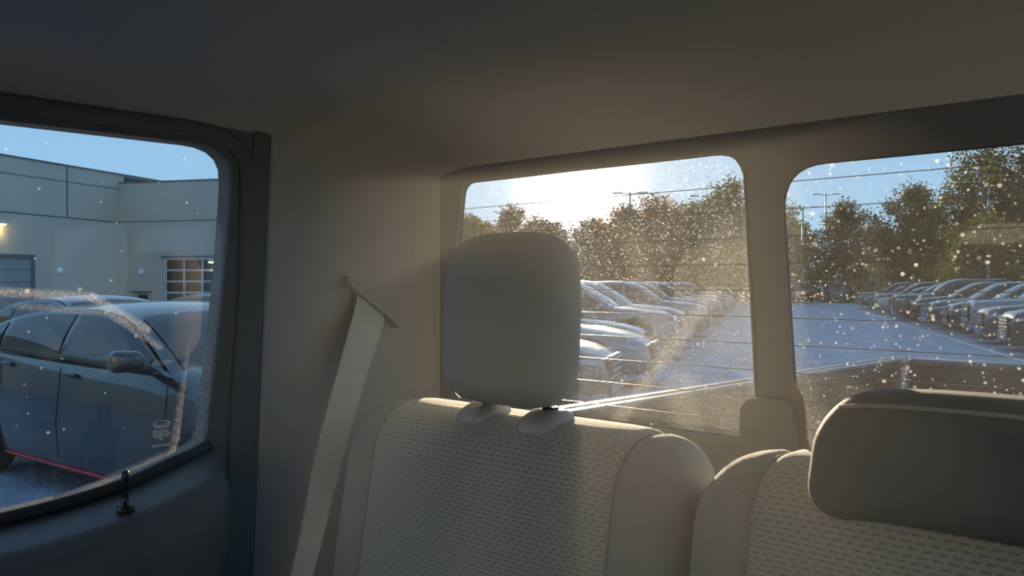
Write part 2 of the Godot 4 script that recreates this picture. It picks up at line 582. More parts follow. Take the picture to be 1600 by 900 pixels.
func rear_windows() -> void:
	var place := func(p, k): return Vector3(p.x, p.y, -1.062 + 0.002 * k)
	var defs := [
		["window_1", "dusty streaked rear window pane behind the tall headrest, with fine heating lines", win_left(), -1.19, -0.56, 1.41, 1.80,
			dirt(760, 470, 0.04, 200, [[0.86, 0.50, 0.60, 1.0, 0.024, 0.20], [0.74, 0.62, 0.80, 0.98, 0.05, 0.10], [0.90, 0.35, 0.92, 0.62, 0.09, 0.12], [0.66, 0.32, 0.72, 0.70, 0.05, 0.10], [0.80, 0.85, 0.97, 0.93, 0.08, 0.12], [0.95, 0.05, 0.97, 0.9, 0.03, 0.14]], 21, 0.9)],
		["window_2", "spotted sliding rear window pane behind the wide folded headrest, speckled with dried drops", win_slider(), -0.56, -0.04, 1.38, 1.78,
			dirt(720, 560, 0.010, 1300, [[0.03, 0.75, 0.12, 0.95, 0.10, 0.22], [0.04, 0.1, 0.05, 0.6, 0.05, 0.12], [0.0, 0.62, 0.3, 0.8, 0.05, 0.08]], 33, 1.0)],
		["window_3", "rear window pane on the far side of the cab, outside the picture", win_right(), -0.04, 0.6, 1.41, 1.80, dirt(96, 64, 0.06, 20, [], 55, 1.0)],
	]
	for d in defs:
		var o := thing(d[0], d[1], "window")
		o.set_meta("kind", "structure")
		var poly: PackedVector2Array = d[2]
		pane(o, poly, place, glass(0.05), dust(d[7]), Vector2(d[3], d[5]), Vector2(d[4], d[6]))
		put("seal", outline_tube(poly, func(p, _k): return Vector3(p.x, p.y, -1.0605), 0.0018), M.rubber, o)
		if d[0] == "window_3": continue
		add_glow_specks(o, poly, Vector2(d[3], d[5]), Vector2(d[4], d[6]), 11000 if d[0] == "window_1" else 2500)
		for k in 11:
			var y: float = 1.748 - 0.0345 * k
			var xs := []
			for i in poly.size():
				var a := poly[i]
				var b := poly[(i + 1) % poly.size()]
				if (a.y - y) * (b.y - y) < 0: xs.append(lerpf(a.x, b.x, (y - a.y) / (b.y - a.y)))
			if xs.size() < 2: continue
			put("heating_line", box_mesh(Vector3(minf(xs[0], xs[1]), y - 0.0005, -1.0595), Vector3(maxf(xs[0], xs[1]), y + 0.0005, -1.0585)), M.line, o)
	# run channel of the slider, its sunlit tan put into the colour, and the bright edge on the other side
	var st := mb()
	plate(st, [PackedVector2Array([Vector2(-0.545, 1.50), Vector2(-0.5265, 1.50), Vector2(-0.5145, 1.478), Vector2(-0.5095, 1.455), Vector2(-0.508, 1.425), Vector2(-0.500, 1.405), Vector2(-0.48, 1.385), Vector2(-0.53, 1.385)])], func(p, k): return Vector3(p.x, p.y, -1.0505 - 0.004 * k))
	put("channel", mesh_of(st), M.seal_sunlit, get_node("window_2"))
	st = mb()
	tube(st, [Vector3(-0.5925, 1.765, -1.049), Vector3(-0.5745, 1.47, -1.049)], 0.0022, 8)
	put("channel", mesh_of(st), M.seal_shine, get_node("window_1"))

# dust grains on a pane, added as clear lenses to glow round the sun
func add_glow_specks(parent: Node, poly: PackedVector2Array, lo: Vector2, hi: Vector2, n: int) -> void:
	if not M.has("speck_mesh"):
		var st := mb()
		lathe(st, [Vector2(0, 0.4), Vector2(0.7, 0.28), Vector2(1, 0), Vector2(0.7, -0.28), Vector2(0, -0.4)], 7, Basis(Vector3(1, 0, 0), Vector3(0, 0, 1), Vector3(0, 1, 0)), Vector3.ZERO)
		M.speck_mesh = mesh_of(st)
		M.speck = StandardMaterial3D.new()
		M.speck.albedo_color = Color(1, 1, 1, 0.0)
		M.speck.transparency = BaseMaterial3D.TRANSPARENCY_ALPHA
		M.speck.refraction_enabled = true
		M.speck.refraction_scale = 0.010
		M.speck.roughness = 0.45
	var x := []
	var c := []
	while x.size() < n:
		var p := Vector2(rng.randf_range(lo.x, hi.x), rng.randf_range(lo.y, hi.y))
		if Geometry2D.is_point_in_polygon(p, poly):
			x.append(Transform3D(Basis.from_scale(Vector3.ONE * rng.randf_range(0.00015, 0.00038)), Vector3(p.x, p.y, -1.0632)))
			c.append(Color.WHITE)
	var o := foliage("glow_specks", M.speck_mesh, M.speck, x, c, parent)
	o.set_meta("kind", "stuff")

func near_door() -> void:
	var o := thing("door_1", "dark grey inner panel of the near rear door below its window", "door")
	o.set_meta("kind", "structure")
	# panel: from the seal over a nearly level shoulder and down, along z
	var st := mb()
	var prof := [Vector2(-1.252, -0.012), Vector2(-1.235, -0.014), Vector2(-1.20, -0.018), Vector2(-1.17, -0.026), Vector2(-1.15, -0.045), Vector2(-1.14, -0.075), Vector2(-1.138, -0.11), Vector2(-1.145, -0.16), Vector2(-1.142, -0.22), Vector2(-1.135, -0.30), Vector2(-1.135, -0.75)]
	grid(st, 40, 40, func(u, v):
		var z := lerpf(0.25, -0.655, u)
		var f: float = v * (prof.size() - 1)
		var i := mini(int(f), prof.size() - 2)
		var q: Vector2 = prof[i].lerp(prof[i + 1], f - i)
		var e := clampf((z + 0.655) / 0.05, 0, 1)
		var back := 1.0 - sqrt(1.0 - (1.0 - e) * (1.0 - e))
		var lift: float = (sill_y(z) - 1.316) * (1.0 if v < 0.35 else lerpf(1.0, 0.55, (v - 0.35) / 0.65))
		return Vector3(lerpf(q.x, -1.25, back * 0.95), 1.316 + lift + q.y, z + 0.03 * smoothstep(0.45, 1.0, v) * u), 1, 1)
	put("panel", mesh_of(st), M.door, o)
	# window seal along the sill
	st = mb()
	var pts := []
	for k in 30:
		var z := lerpf(0.25, -0.645, k / 29.0)
		pts.append(Vector3(-1.247, sill_y(z) - 0.004, z))
	tube(st, pts, 0.0085, 8)
	put("seal", mesh_of(st), M.rubber, o)
	st = mb()
	var lip := []
	for p in pts: lip.append(p + Vector3(0.001, 0.0085, 0))
	tube(st, lip, 0.0016, 6)
	put("seal_lip", mesh_of(st), M.seal_shine, o)
	# lock knob
	var knob := put("lock_knob", lathe_mesh([Vector2(0.0, 0.052), Vector2(0.003, 0.0515), Vector2(0.0048, 0.049), Vector2(0.0052, 0.044), Vector2(0.0052, 0.024), Vector2(0.0042, 0.022), Vector2(0.0042, 0.004), Vector2(0.0110, 0.003), Vector2(0.0115, -0.002), Vector2(0.0, -0.004)], 20, Vector3(-1.185, 1.3215, -0.494)), mat(0.015, 0.015, 0.015, 0.18), o)
	knob.set_meta("label", "black upright lock knob")
	# pane
	var w := thing("window_4", "near rear door window with scratched, dusty edges and an etched maker's mark", "window")
	w.set_meta("kind", "structure")
	var place := func(p, k): return Vector3(-1.256 + 0.001 * k, p.y, p.x)
	var poly := PackedVector2Array()
	for p in door_window(): poly.append(p)
	poly = Geometry2D.offset_polygon(poly, 0.008)[0]
	pane(w, poly, place, glass(0.07), dust(dirt(900, 480, 0.005, 120, [[0.975, 0.25, 0.94, 0.98, 0.022, 0.45], [0.95, 0.60, 0.915, 0.92, 0.03, 0.28], [0.72, 0.99, 0.93, 0.88, 0.02, 0.2], [0.62, 0.42, 0.78, 0.44, 0.008, 0.3], [0.78, 0.44, 0.86, 0.53, 0.008, 0.32], [0.68, 0.46, 0.80, 0.48, 0.006, 0.15], [0.80, 0.48, 0.88, 0.58, 0.006, 0.2]], 77, 0.8)), Vector2(0.25, 1.31), Vector2(-0.685, 1.83))
	etched(w)

func lathe_mesh(prof: Array, sides: int, at: Vector3) -> ArrayMesh:
	var st := mb()
	lathe(st, prof, sides, Basis(), at)
	return mesh_of(st)

# the maker's mark, etched to be read from outside
func etched(w: Node3D) -> void:
	var mark := Node3D.new()
	mark.name = "etched_mark"
	w.add_child(mark)
	mark.position = Vector3(-1.2545, 1.417, -0.575)
	mark.rotation = Vector3(0, -PI / 2, 0)
	var ring := func(cx: float, cy: float, rx: float, ry: float, r: float):
		var st := mb()
		var pts := []
		for k in 33: pts.append(Vector3(cx + rx * cos(TAU * k / 32), cy + ry * sin(TAU * k / 32), 0))
		tube(st, pts, r, 5)
		put("oval_ring", mesh_of(st), M.etch, mark)
	ring.call(0, 0, 0.0122, 0.0052, 0.0005)
	for t in [["Ford", 0.0, -0.0025, 0.0062, true], ["CARLEX®", 0.001, -0.0098, 0.0040, false], ["TEMPERED AS2", 0.0, -0.0143, 0.0030, false], ["DOT-887 M50", -0.001, -0.0178, 0.0026, false], ["S37", 0.0, -0.0218, 0.0028, false], [".", 0.0, -0.025, 0.003, false], ["43R-001583 (M)", 0.0, -0.0302, 0.0028, false], ["43R-0015", -0.0222, -0.0255, 0.0024, false], ["E", -0.0222, -0.0195, 0.0050, false]]:
		var tm := TextMesh.new()
		var f := SystemFont.new()
		f.font_names = PackedStringArray(["Droid Serif" if t[4] else "Droid Sans"])
		f.font_italic = t[4]
		f.font_weight = 700
		tm.font = f
		tm.text = t[0]
		tm.font_size = 32
		tm.pixel_size = t[3] / 24.0
		tm.depth = 0.0003
		var o := put("lettering", tm, M.etch, mark)
		o.position = Vector3(t[1], t[2], 0)
	ring.call(-0.0222, -0.0175, 0.0050, 0.0046, 0.0004)

# ---------------------------------------------------------------- seats
# surface of a seat back: v runs from the back's foot over the top to the front's foot
func seat_point(x: float, v: float, x0: float, x1: float, seams: Array, drop0: float, drop1: float) -> Vector3:
	var ht := 0.068
	var r := 0.060
	var len_s := 0.46
	var arc := PI * r / 2
	var flat := 2 * (ht - r)
	var total := 2 * len_s + 2 * arc + flat
	var s := v * total
	var p: Vector2   # (z, y) about the middle of the top edge
	var n: Vector2
	if s < len_s:
		p = Vector2(-ht, -r - len_s + s); n = Vector2(-1, 0)
	elif s < len_s + arc:
		var a := (s - len_s) / r
		n = Vector2(-cos(a), sin(a)); p = Vector2(-ht + r, -r) + n * r
	elif s < len_s + arc + flat:
		p = Vector2(-ht + r + s - len_s - arc, 0); n = Vector2(0, 1)
	elif s < len_s + 2 * arc + flat:
		var a := (s - len_s - arc - flat) / r
		n = Vector2(sin(a), cos(a)); p = Vector2(ht - r, -r) + n * r
	else:
		p = Vector2(ht, -r - (s - len_s - 2 * arc - flat)); n = Vector2(1, 0)
	var off := 0.0
	var re := 0.052
	var t := maxf(0.0, maxf((x0 + re - x) / re, (x - x1 + re) / re))
	off -= re * (1.0 - sqrt(maxf(0.0, 1.0 - t * t)))
	for q in seams: off -= 0.005 * exp(-pow((x - q) / 0.006, 2.0))
	if n.x > 0.2:   # the front is fuller between the seams
		var mid: float = (seams[0] + seams[1]) / 2.0
		off += 0.012 * n.x * maxf(0.0, 1.0 - pow((x - mid) / ((seams[1] - seams[0]) / 2.0), 2.0))
	p += n * off
	var c0 := clampf((x0 + 0.12 - x) / 0.12, 0, 1)
	var c1 := clampf((x - x1 + 0.12) / 0.12, 0, 1)
	var y := p.y - drop0 * c0 * c0 - drop1 * c1 * c1
	return Vector3(x, 1.455 + y, -0.835 + p.x - 0.17 * y)

func seat_total() -> float:
	return 2 * 0.46 + PI * 0.06 + 0.016

func seat_strip(xa: float, xb: float, x0: float, x1: float, seams: Array, d0: float, d1: float) -> ArrayMesh:
	var st := mb()
	var n := maxi(8, int((xb - xa) / 0.006))
	grid(st, n, 120, func(u, v): return seat_point(lerpf(xa, xb, u), v, x0, x1, seams, d0, d1), xb - xa, seat_total())
	return mesh_of(st)

func seat(called: String, label: String, x0: float, x1: float, s0: float, s1: float, d0: float, d1: float) -> Node3D:
	var o := thing(called, label, "car seat")
	var seams := [s0, s1]
	put("bolster", seat_strip(x0, s0, x0, x1, seams, d0, d1), M.bolster, o)
	put("insert", seat_strip(s0, s1, x0, x1, seams, d0, d1), M.insert, o)
	put("bolster", seat_strip(s1, x1, x0, x1, seams, d0, d1), M.bolster, o)
	for s in seams:
		var st := mb()
		var pts := []
		for k in 80: pts.append(seat_point(s, 0.3 + 0.7 * k / 79.0, x0, x1, seams, d0, d1) + Vector3(0, 0.001, 0.001))
		tube(st, pts, 0.0016, 6)
		put("piping", mesh_of(st), M.piping, o)
	# cushion core under the seat back, out of the picture, that carries it
	put("cushion", box_mesh(Vector3(x0 + 0.02, 0.5, -1.0), Vector3(x1 - 0.02, 1.0, -0.62)), M.bolster, o)
	return o

func seats() -> void:
	var a := seat("rear_seat_back", "grey cloth rear seat back under the tall headrest, with dash-patterned insert", -1.085, -0.512, -1.0, -0.585, 0.03, 0.018)
	for x in [-0.829, -0.722]:
		var st := mb()
		rbox(st, Vector3(0.056, 0.030, 0.060), 0.013, 8, func(p): return Vector3(p.x * (1.0 - 3.0 * maxf(p.z, 0.0)), p.y, p.z) + Vector3(x, 1.452 - 0.35 * maxf(p.z, 0.0), -0.806))
		var g := put("post_guide", mesh_of(st), M.plastic, a)
		put("collar", lathe_mesh([Vector2(0.0105, 0.0), Vector2(0.0105, 0.003), Vector2(0.0065, 0.0035), Vector2(0.0065, 0.0)], 18, Vector3(x, 1.4665, -0.815)), M.black, g)
	seat("rear_seat_back", "wider grey cloth rear seat back under the low folded headrest", -0.504, 0.55, -0.425, 0.45, 0.022, 0.03)
	# tall headrest
	var h := thing("headrest", "tall rounded headrest, its grey lightened for sun glare, before the dusty rear window", "headrest", Vector3(-0.776, 1.576, -0.80))
	var st2 := mb()
	rbox(st2, Vector3(0.190, 0.215, 0.092), 0.043, 20, func(p): return headrest_bend(p, 0.190, 0.215))
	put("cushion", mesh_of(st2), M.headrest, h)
	for x in [-0.0535, 0.0535]:
		st2 = mb()
		tube(st2, [Vector3(x, -0.16, -0.015), Vector3(x, -0.09, -0.01)], 0.0055, 14)
		put("post", mesh_of(st2), M.chrome, h)
	# low wide headrest, folded forward over the seat
	var w := thing("headrest", "low wide dark grey headrest folded on the seat at the right", "headrest", Vector3(-0.195, 1.482, -0.74))
	st2 = mb()
	rbox(st2, Vector3(0.30, 0.105, 0.10), 0.040, 20, func(p): return p + Vector3(0.004 * sin(p.y * 20.0), -0.018 * pow(p.x / 0.16, 4.0), -0.12 * p.y))
	put("cushion", mesh_of(st2), M.headrest_no_glare, w)
	st2 = mb()
	var pts := []
	for k in 40:
		var u := k / 39.0 * 2 - 1
		var x := 0.118 * u
		var y := 0.0425
		pts.append(Vector3(x, y - 0.018 * pow(x / 0.16, 4.0), 0.0385 - 0.12 * y))
	tube(st2, pts, 0.0021, 6)
	put("piping", mesh_of(st2), M.piping, w)

func headrest_bend(p: Vector3, w: float, h: float) -> Vector3:
	var t := p.y / (h / 2)
	var q := p
	q.x *= 1.0 + 0.03 * (1.0 - t * t) - 0.05 * maxf(0.0, t) * maxf(0.0, t)
	q.y -= 0.012 * pow(absf(p.x) / (w / 2), 3.0) * (t if t > 0 else 0.6 * t)
	q.z += 0.008 * (1.0 - t * t) * signf(p.z) * (1.0 - pow(p.x / (w / 2), 2.0)) - 0.04 * p.y
	return q

func belt() -> void:
	var o := thing("seat_belt", "light grey woven seat belt hanging from the corner trim", "seat belt")
	var left := [Vector3(-1.226, 1.606, -0.895), Vector3(-1.212, 1.585, -0.885), Vector3(-1.185, 1.48, -0.83), Vector3(-1.15, 1.36, -0.765), Vector3(-1.105, 1.195, -0.69), Vector3(-1.13, 1.0, -0.62)]
	var right := [Vector3(-1.226, 1.567, -0.950), Vector3(-1.205, 1.55, -0.935), Vector3(-1.170, 1.455, -0.868), Vector3(-1.128, 1.345, -0.795), Vector3(-1.072, 1.19, -0.70), Vector3(-1.10, 1.0, -0.63)]
	var a := curve(left, 10)
	var b := curve(right, 10)
	var st := mb()
	grid(st, 8, a.size() - 1, func(u, v):
		var i := int(round(v * (a.size() - 1)))
		return a[i].lerp(b[i], u), 0.048, 0.65)
	put("webbing", mesh_of(st), M.belt, o)
	for e in [a, b]:
		st = mb()
		tube(st, e, 0.0009, 6)
		put("selvedge", mesh_of(st), M.belt, o)
	# slot bezel on the trim
	var g := thing("belt_guide", "dark slanting slot bezel where the seat belt leaves the corner trim", "belt guide")
	st = mb()
	tube(st, curve([Vector3(-1.229, 1.628, -0.878), Vector3(-1.222, 1.612, -0.893), Vector3(-1.215, 1.565, -0.955), Vector3(-1.222, 1.545, -0.982)], 6), [0.003] + range(16).map(func(_k): return 0.0065) + [0.005, 0.003], 8)
	put("bezel", mesh_of(st), M.trim, g)
	put("slot", box_mesh(Vector3(-1.2305, 1.55, -0.96), Vector3(-1.2285, 1.612, -0.89)), M.trim, g)

# haze added over the rear seat, standing in for the sun's lens glare
func add_glare_haze() -> void:
	var f := FogVolume.new()
	f.name = "glare_haze"
	f.shape = RenderingServer.FOG_VOLUME_SHAPE_ELLIPSOID
	f.size = Vector3(1.20, 0.80, 0.72)
	f.position = Vector3(-0.62, 1.50, -0.68)
	var m := FogMaterial.new()
	m.density = 0.13
	m.albedo = lin(0.95, 0.93, 0.88)
	f.material = m
	add_child(f)
	tag(f, "thin haze added over the rear seat, standing in for sun glare", "haze", "", "stuff")

# ---------------------------------------------------------------- truck bed
func truck_bed() -> void:
	var o := thing("truck_bed", "open truck bed with ridged dark rail caps and tailgate, beyond the rear window", "truck bed")
	for s in [0, 1]:
		var ox := -1.10 if s == 0 else 0.50
		var d := -1.0 if s == 0 else 1.0
		put("side_wall", box_mesh(Vector3(minf(ox, ox + d * 0.10), 0.55, -3.02), Vector3(maxf(ox, ox + d * 0.10), 1.362, -1.14)), M.bed, o)
		var st := mb()
		var prof := [Vector2(-0.004, 1.350), Vector2(-0.004, 1.372), Vector2(0.0, 1.377), Vector2(0.014, 1.378), Vector2(0.018, 1.371), Vector2(0.030, 1.371), Vector2(0.034, 1.378), Vector2(0.052, 1.378), Vector2(0.056, 1.371), Vector2(0.085, 1.370), Vector2(0.10, 1.362), Vector2(0.104, 1.350)]
		st.set_smooth_group(-1)
		for i in prof.size() - 1:
			var a: Vector2 = prof[i]
			var b: Vector2 = prof[i + 1]
			var p := [Vector3(ox + d * a.x, a.y, -1.15), Vector3(ox + d * b.x, b.y, -1.15), Vector3(ox + d * b.x, b.y, -2.985), Vector3(ox + d * a.x, a.y, -2.985)]
			tri(st, p[0], p[1], p[2]); tri(st, p[0], p[2], p[3])
		put("rail_cap", mesh_of(st), M.bed_cap, o)
	put("tailgate", box_mesh(Vector3(-1.08, 0.75, -3.02), Vector3(0.48, 1.355, -2.95)), M.bed, o)
	var st2 := mb()
	rbox(st2, Vector3(1.56, 0.028, 0.085), 0.01, 8, func(p): return p + Vector3(-0.3, 1.364, -2.985))
	put("tailgate_cap", mesh_of(st2), M.bed_cap, o)
	put("bed_floor", box_mesh(Vector3(-1.10, 0.78, -2.95), Vector3(0.50, 0.84, -1.14)), M.bed_liner, o)
	put("front_wall", box_mesh(Vector3(-1.18, 0.55, -1.16), Vector3(0.58, 1.352, -1.125)), M.bed, o)

# ---------------------------------------------------------------- outside
func ground() -> void:
	var m := mat(0.36, 0.41, 0.50, 0.6)
	m.uv1_triplanar = true
	m.uv1_world_triplanar = true
	m.uv1_scale = Vector3.ONE * 0.12
	m.albedo_texture = noise_tex(0.02, 0.72, 1.0, 512, 5)
	m.heightmap_enabled = true
	m.heightmap_texture = noise_tex(0.3, 0.0, 1.0, 512, 3)
	m.heightmap_scale = 1.5
	struct("ground", box_mesh(Vector3(-160, -0.3, -190), Vector3(120, 0, 60)), m, "grey asphalt of the parking lot", "ground")
	# painted lines: the edge of the right row and its bays
	var st := mb()
	var line := func(l0: float, p0: float, l1: float, p1: float, w: float):
		var a := ROW * l0 + ACROSS * p0
		var b := ROW * l1 + ACROSS * p1
		var n := (b - a).cross(Vector3.UP).normalized() * w / 2
		var up := Vector3(0, 0.006, 0)
		tri(st, a + n + up, b + n + up, b - n + up); tri(st, a + n + up, b - n + up, a - n + up)
	line.call(12.0, 5.05, 66.0, 5.05, 0.14)
	for k in 20: line.call(13.4 + 2.75 * k, 5.1, 13.4 + 2.75 * k, 10.4, 0.1)
	for k in 18: line.call(10.0 + 2.75 * k, -2.6, 10.0 + 2.75 * k, -7.6, 0.1)
	var o := put("lane_marking", mesh_of(st), mat(0.6, 0.6, 0.58, 0.7))
	tag(o, "thin white painted lines of the parking bays on the asphalt", "road marking", "", "structure")

func lot(l: float, y: float, p: float) -> Vector3:
	return ROW * l + ACROSS * p + Vector3(0, y, 0)

# box with sides along the lot's axes
func lot_box(st: SurfaceTool, l0: float, l1: float, p0: float, p1: float, y0: float, y1: float) -> void:
	st.set_smooth_group(-1)
	var c := []
	for y in [y0, y1]:
		for q in [[l0, p0], [l1, p0], [l1, p1], [l0, p1]]: c.append(lot(q[0], y, q[1]))
	for q in [[0, 1, 2, 3], [7, 6, 5, 4], [0, 4, 5, 1], [1, 5, 6, 2], [2, 6, 7, 3], [3, 7, 4, 0]]:
		tri(st, c[q[0]], c[q[1]], c[q[2]]); tri(st, c[q[0]], c[q[2]], c[q[3]])

func lbm(l0: float, l1: float, p0: float, p1: float, y0: float, y1: float) -> ArrayMesh:
	var st := mb()
	lot_box(st, l0, l1, p0, p1, y0, y1)
	return mesh_of(st)

func building() -> void:
	var wall_m := grain(mat(0.56, 0.50, 0.41, 0.9), noise_tex(0.1, 0.3, 0.7, 256, 4), 0.5, 0.4)
	var joint := mat(0.16, 0.17, 0.17, 0.9)
	var frame := mat(0.5, 0.52, 0.56, 0.5)
	var o := thing("building", "long grey panel-walled commercial building seen through the near door window", "building")
	put("side_wall", lbm(-4, 41.5, -44, -31.4, 0, 7.05), wall_m, o)
	put("end_wall", lbm(37.86, 50, -31.5, -19.5, 0, 6.62), wall_m, o)
	put("coping", lbm(-4, 41.6, -44.1, -31.34, 7.05, 7.11), joint, o)
	put("coping", lbm(37.8, 50, -31.4, -19.4, 6.62, 6.67), joint, o)
	# panel joints
	for l in [26.0, 34.36, 18.0]: put("panel_joint", lbm(l - 0.04, l + 0.04, -31.4, -31.385, 4.66, 7.05), joint, o)
	put("panel_joint", lbm(-4, 37.86, -31.4, -31.385, 4.62, 4.68), joint, o)
	put("panel_joint", lbm(-4, 37.86, -31.4, -31.385, 6.3, 6.34), joint, o)
	put("panel_joint", lbm(37.845, 37.86, -31.4, -19.5, 4.66, 4.70), joint, o)
	put("clerestory_window", lbm(38.2, 40.6, -31.4, -31.36, 6.68, 6.98), M.auto_glass, o)
	# plain door on the side wall
	var dr := put("garage_door", lbm(28.5, 32.2, -31.4, -31.36, 0, 2.70), mat(0.30, 0.32, 0.32, 0.7), o)
	for q in [[28.35, 28.5, 2.86], [32.2, 32.36, 2.86]]: put("door_frame", lbm(q[0], q[1], -31.4, -31.30, 0, q[2]), joint, dr)
	put("door_frame", lbm(28.5, 32.2, -31.4, -31.30, 2.70, 2.86), joint, dr)
	for k in 4: put("panel_rib", lbm(28.5, 32.2, -31.36, -31.345, 0.55 + 0.55 * k, 0.57 + 0.55 * k), joint, dr)
	# glazed overhead door on the end wall
	var gd := put("garage_door", lbm(37.80, 37.86, -28.75, -24.4, 0, 2.86), frame, o)
	gd.set_meta("label", "white framed overhead door with square panes")
	for c in 4:
		for r in 5:
			var p0 := -28.55 + c * 1.04
			var y0 := 0.10 + r * 0.55
			put("pane", lbm(37.775, 37.80, p0, p0 + 0.90, y0, y0 + 0.44), M.auto_glass_brown if M.has("auto_glass_brown") else M.auto_glass, gd)
	put("lintel", lbm(37.72, 37.86, -28.9, -24.3, 2.86, 2.95), joint, gd)
	var sd := put("low_window", lbm(37.80, 37.86, -30.25, -29.75, 0.5, 1.02), M.auto_glass, o)
	put("hood", lbm(37.6, 37.86, -30.6, -29.5, 1.16, 1.22), joint, sd)
	# unseen building added ahead of the truck to bounce low sun into the cab
	var sh := thing("bounce_building", "long pale unseen building added ahead of the truck to bounce sunlight into the cab", "building")
	put("facade", box_mesh(Vector3(-34, 0, 30), Vector3(30, 6.0, 42)), mat(0.55, 0.53, 0.48, 0.9), sh)
	put("roof_edge", box_mesh(Vector3(-34.3, 6.0, 29.7), Vector3(30.3, 6.35, 42.3)), joint, sh)
	for k in 9: put("added_window", box_mesh(Vector3(-31 + 6.8 * k, 0.4, 29.92), Vector3(-27 + 6.8 * k, 2.9, 30.0)), M.auto_glass, sh)
	# lit wall lamps
	var glow := mat(0.9, 0.85, 0.6, 0.4)
	glow.emission_enabled = true
	glow.emission = Color(1.0, 0.9, 0.55)
	glow.emission_energy_multiplier = 1.4
	var i := 0
	for q in [[30.35, -31.22, 4.1, 0.0], [37.62, -25.75, 2.62, 1.0]]:
		var wl := thing("wall_lamp", ["lit yellow wall lamp high on the building, at the left edge", "lit yellow wall lamp beside the paned garage door"][i], "lamp")
		var at := lot(q[0], q[2], q[1])
		var st := mb()
		rbox(st, Vector3(0.62, 0.16, 0.3), 0.06, 8)
		var hd := put("housing", mesh_of(st), M.lamp_head, wl)
		hd.position = at + Vector3(0, 0.1, 0)
		hd.rotation.y = atan2(ROW.x, ROW.z) + (PI / 2 if q[3] == 0.0 else 0.0) + PI / 2 * 0
		st = mb()
		rbox(st, Vector3(0.56, 0.10, 0.26), 0.04, 8)
		var lamp := put("lamp_lens", mesh_of(st), glow, wl)
		lamp.position = at
		lamp.rotation.y = hd.rotation.y
		var om := OmniLight3D.new()
		om.name = "wall_lamp_light"
		om.light_color = Color(1.0, 0.9, 0.6)
		om.light_energy = 0.5
		om.light_size = 0.1
		om.omni_range = 60
		om.omni_attenuation = 2
		om.shadow_enabled = true
		wl.add_child(om)
		om.position = at + Vector3(0, -0.15, 0)
		i += 1
	i = 0
	for q in [lot(33.85, 2.18, -31.36), lot(37.82, 2.16, -30.1)]:
		var dm := put("wall_fixture", lathe_mesh([Vector2(0.0, 0.16), Vector2(0.09, 0.14), Vector2(0.15, 0.05), Vector2(0.15, -0.05), Vector2(0.09, -0.14), Vector2(0.0, -0.16)], 14, q), mat(0.75, 0.78, 0.8, 0.5))
		tag(dm, ["small round white fixture on the building between plain door and corner", "small round white fixture on the building left of the paned garage door"][i], "wall fixture")
		i += 1

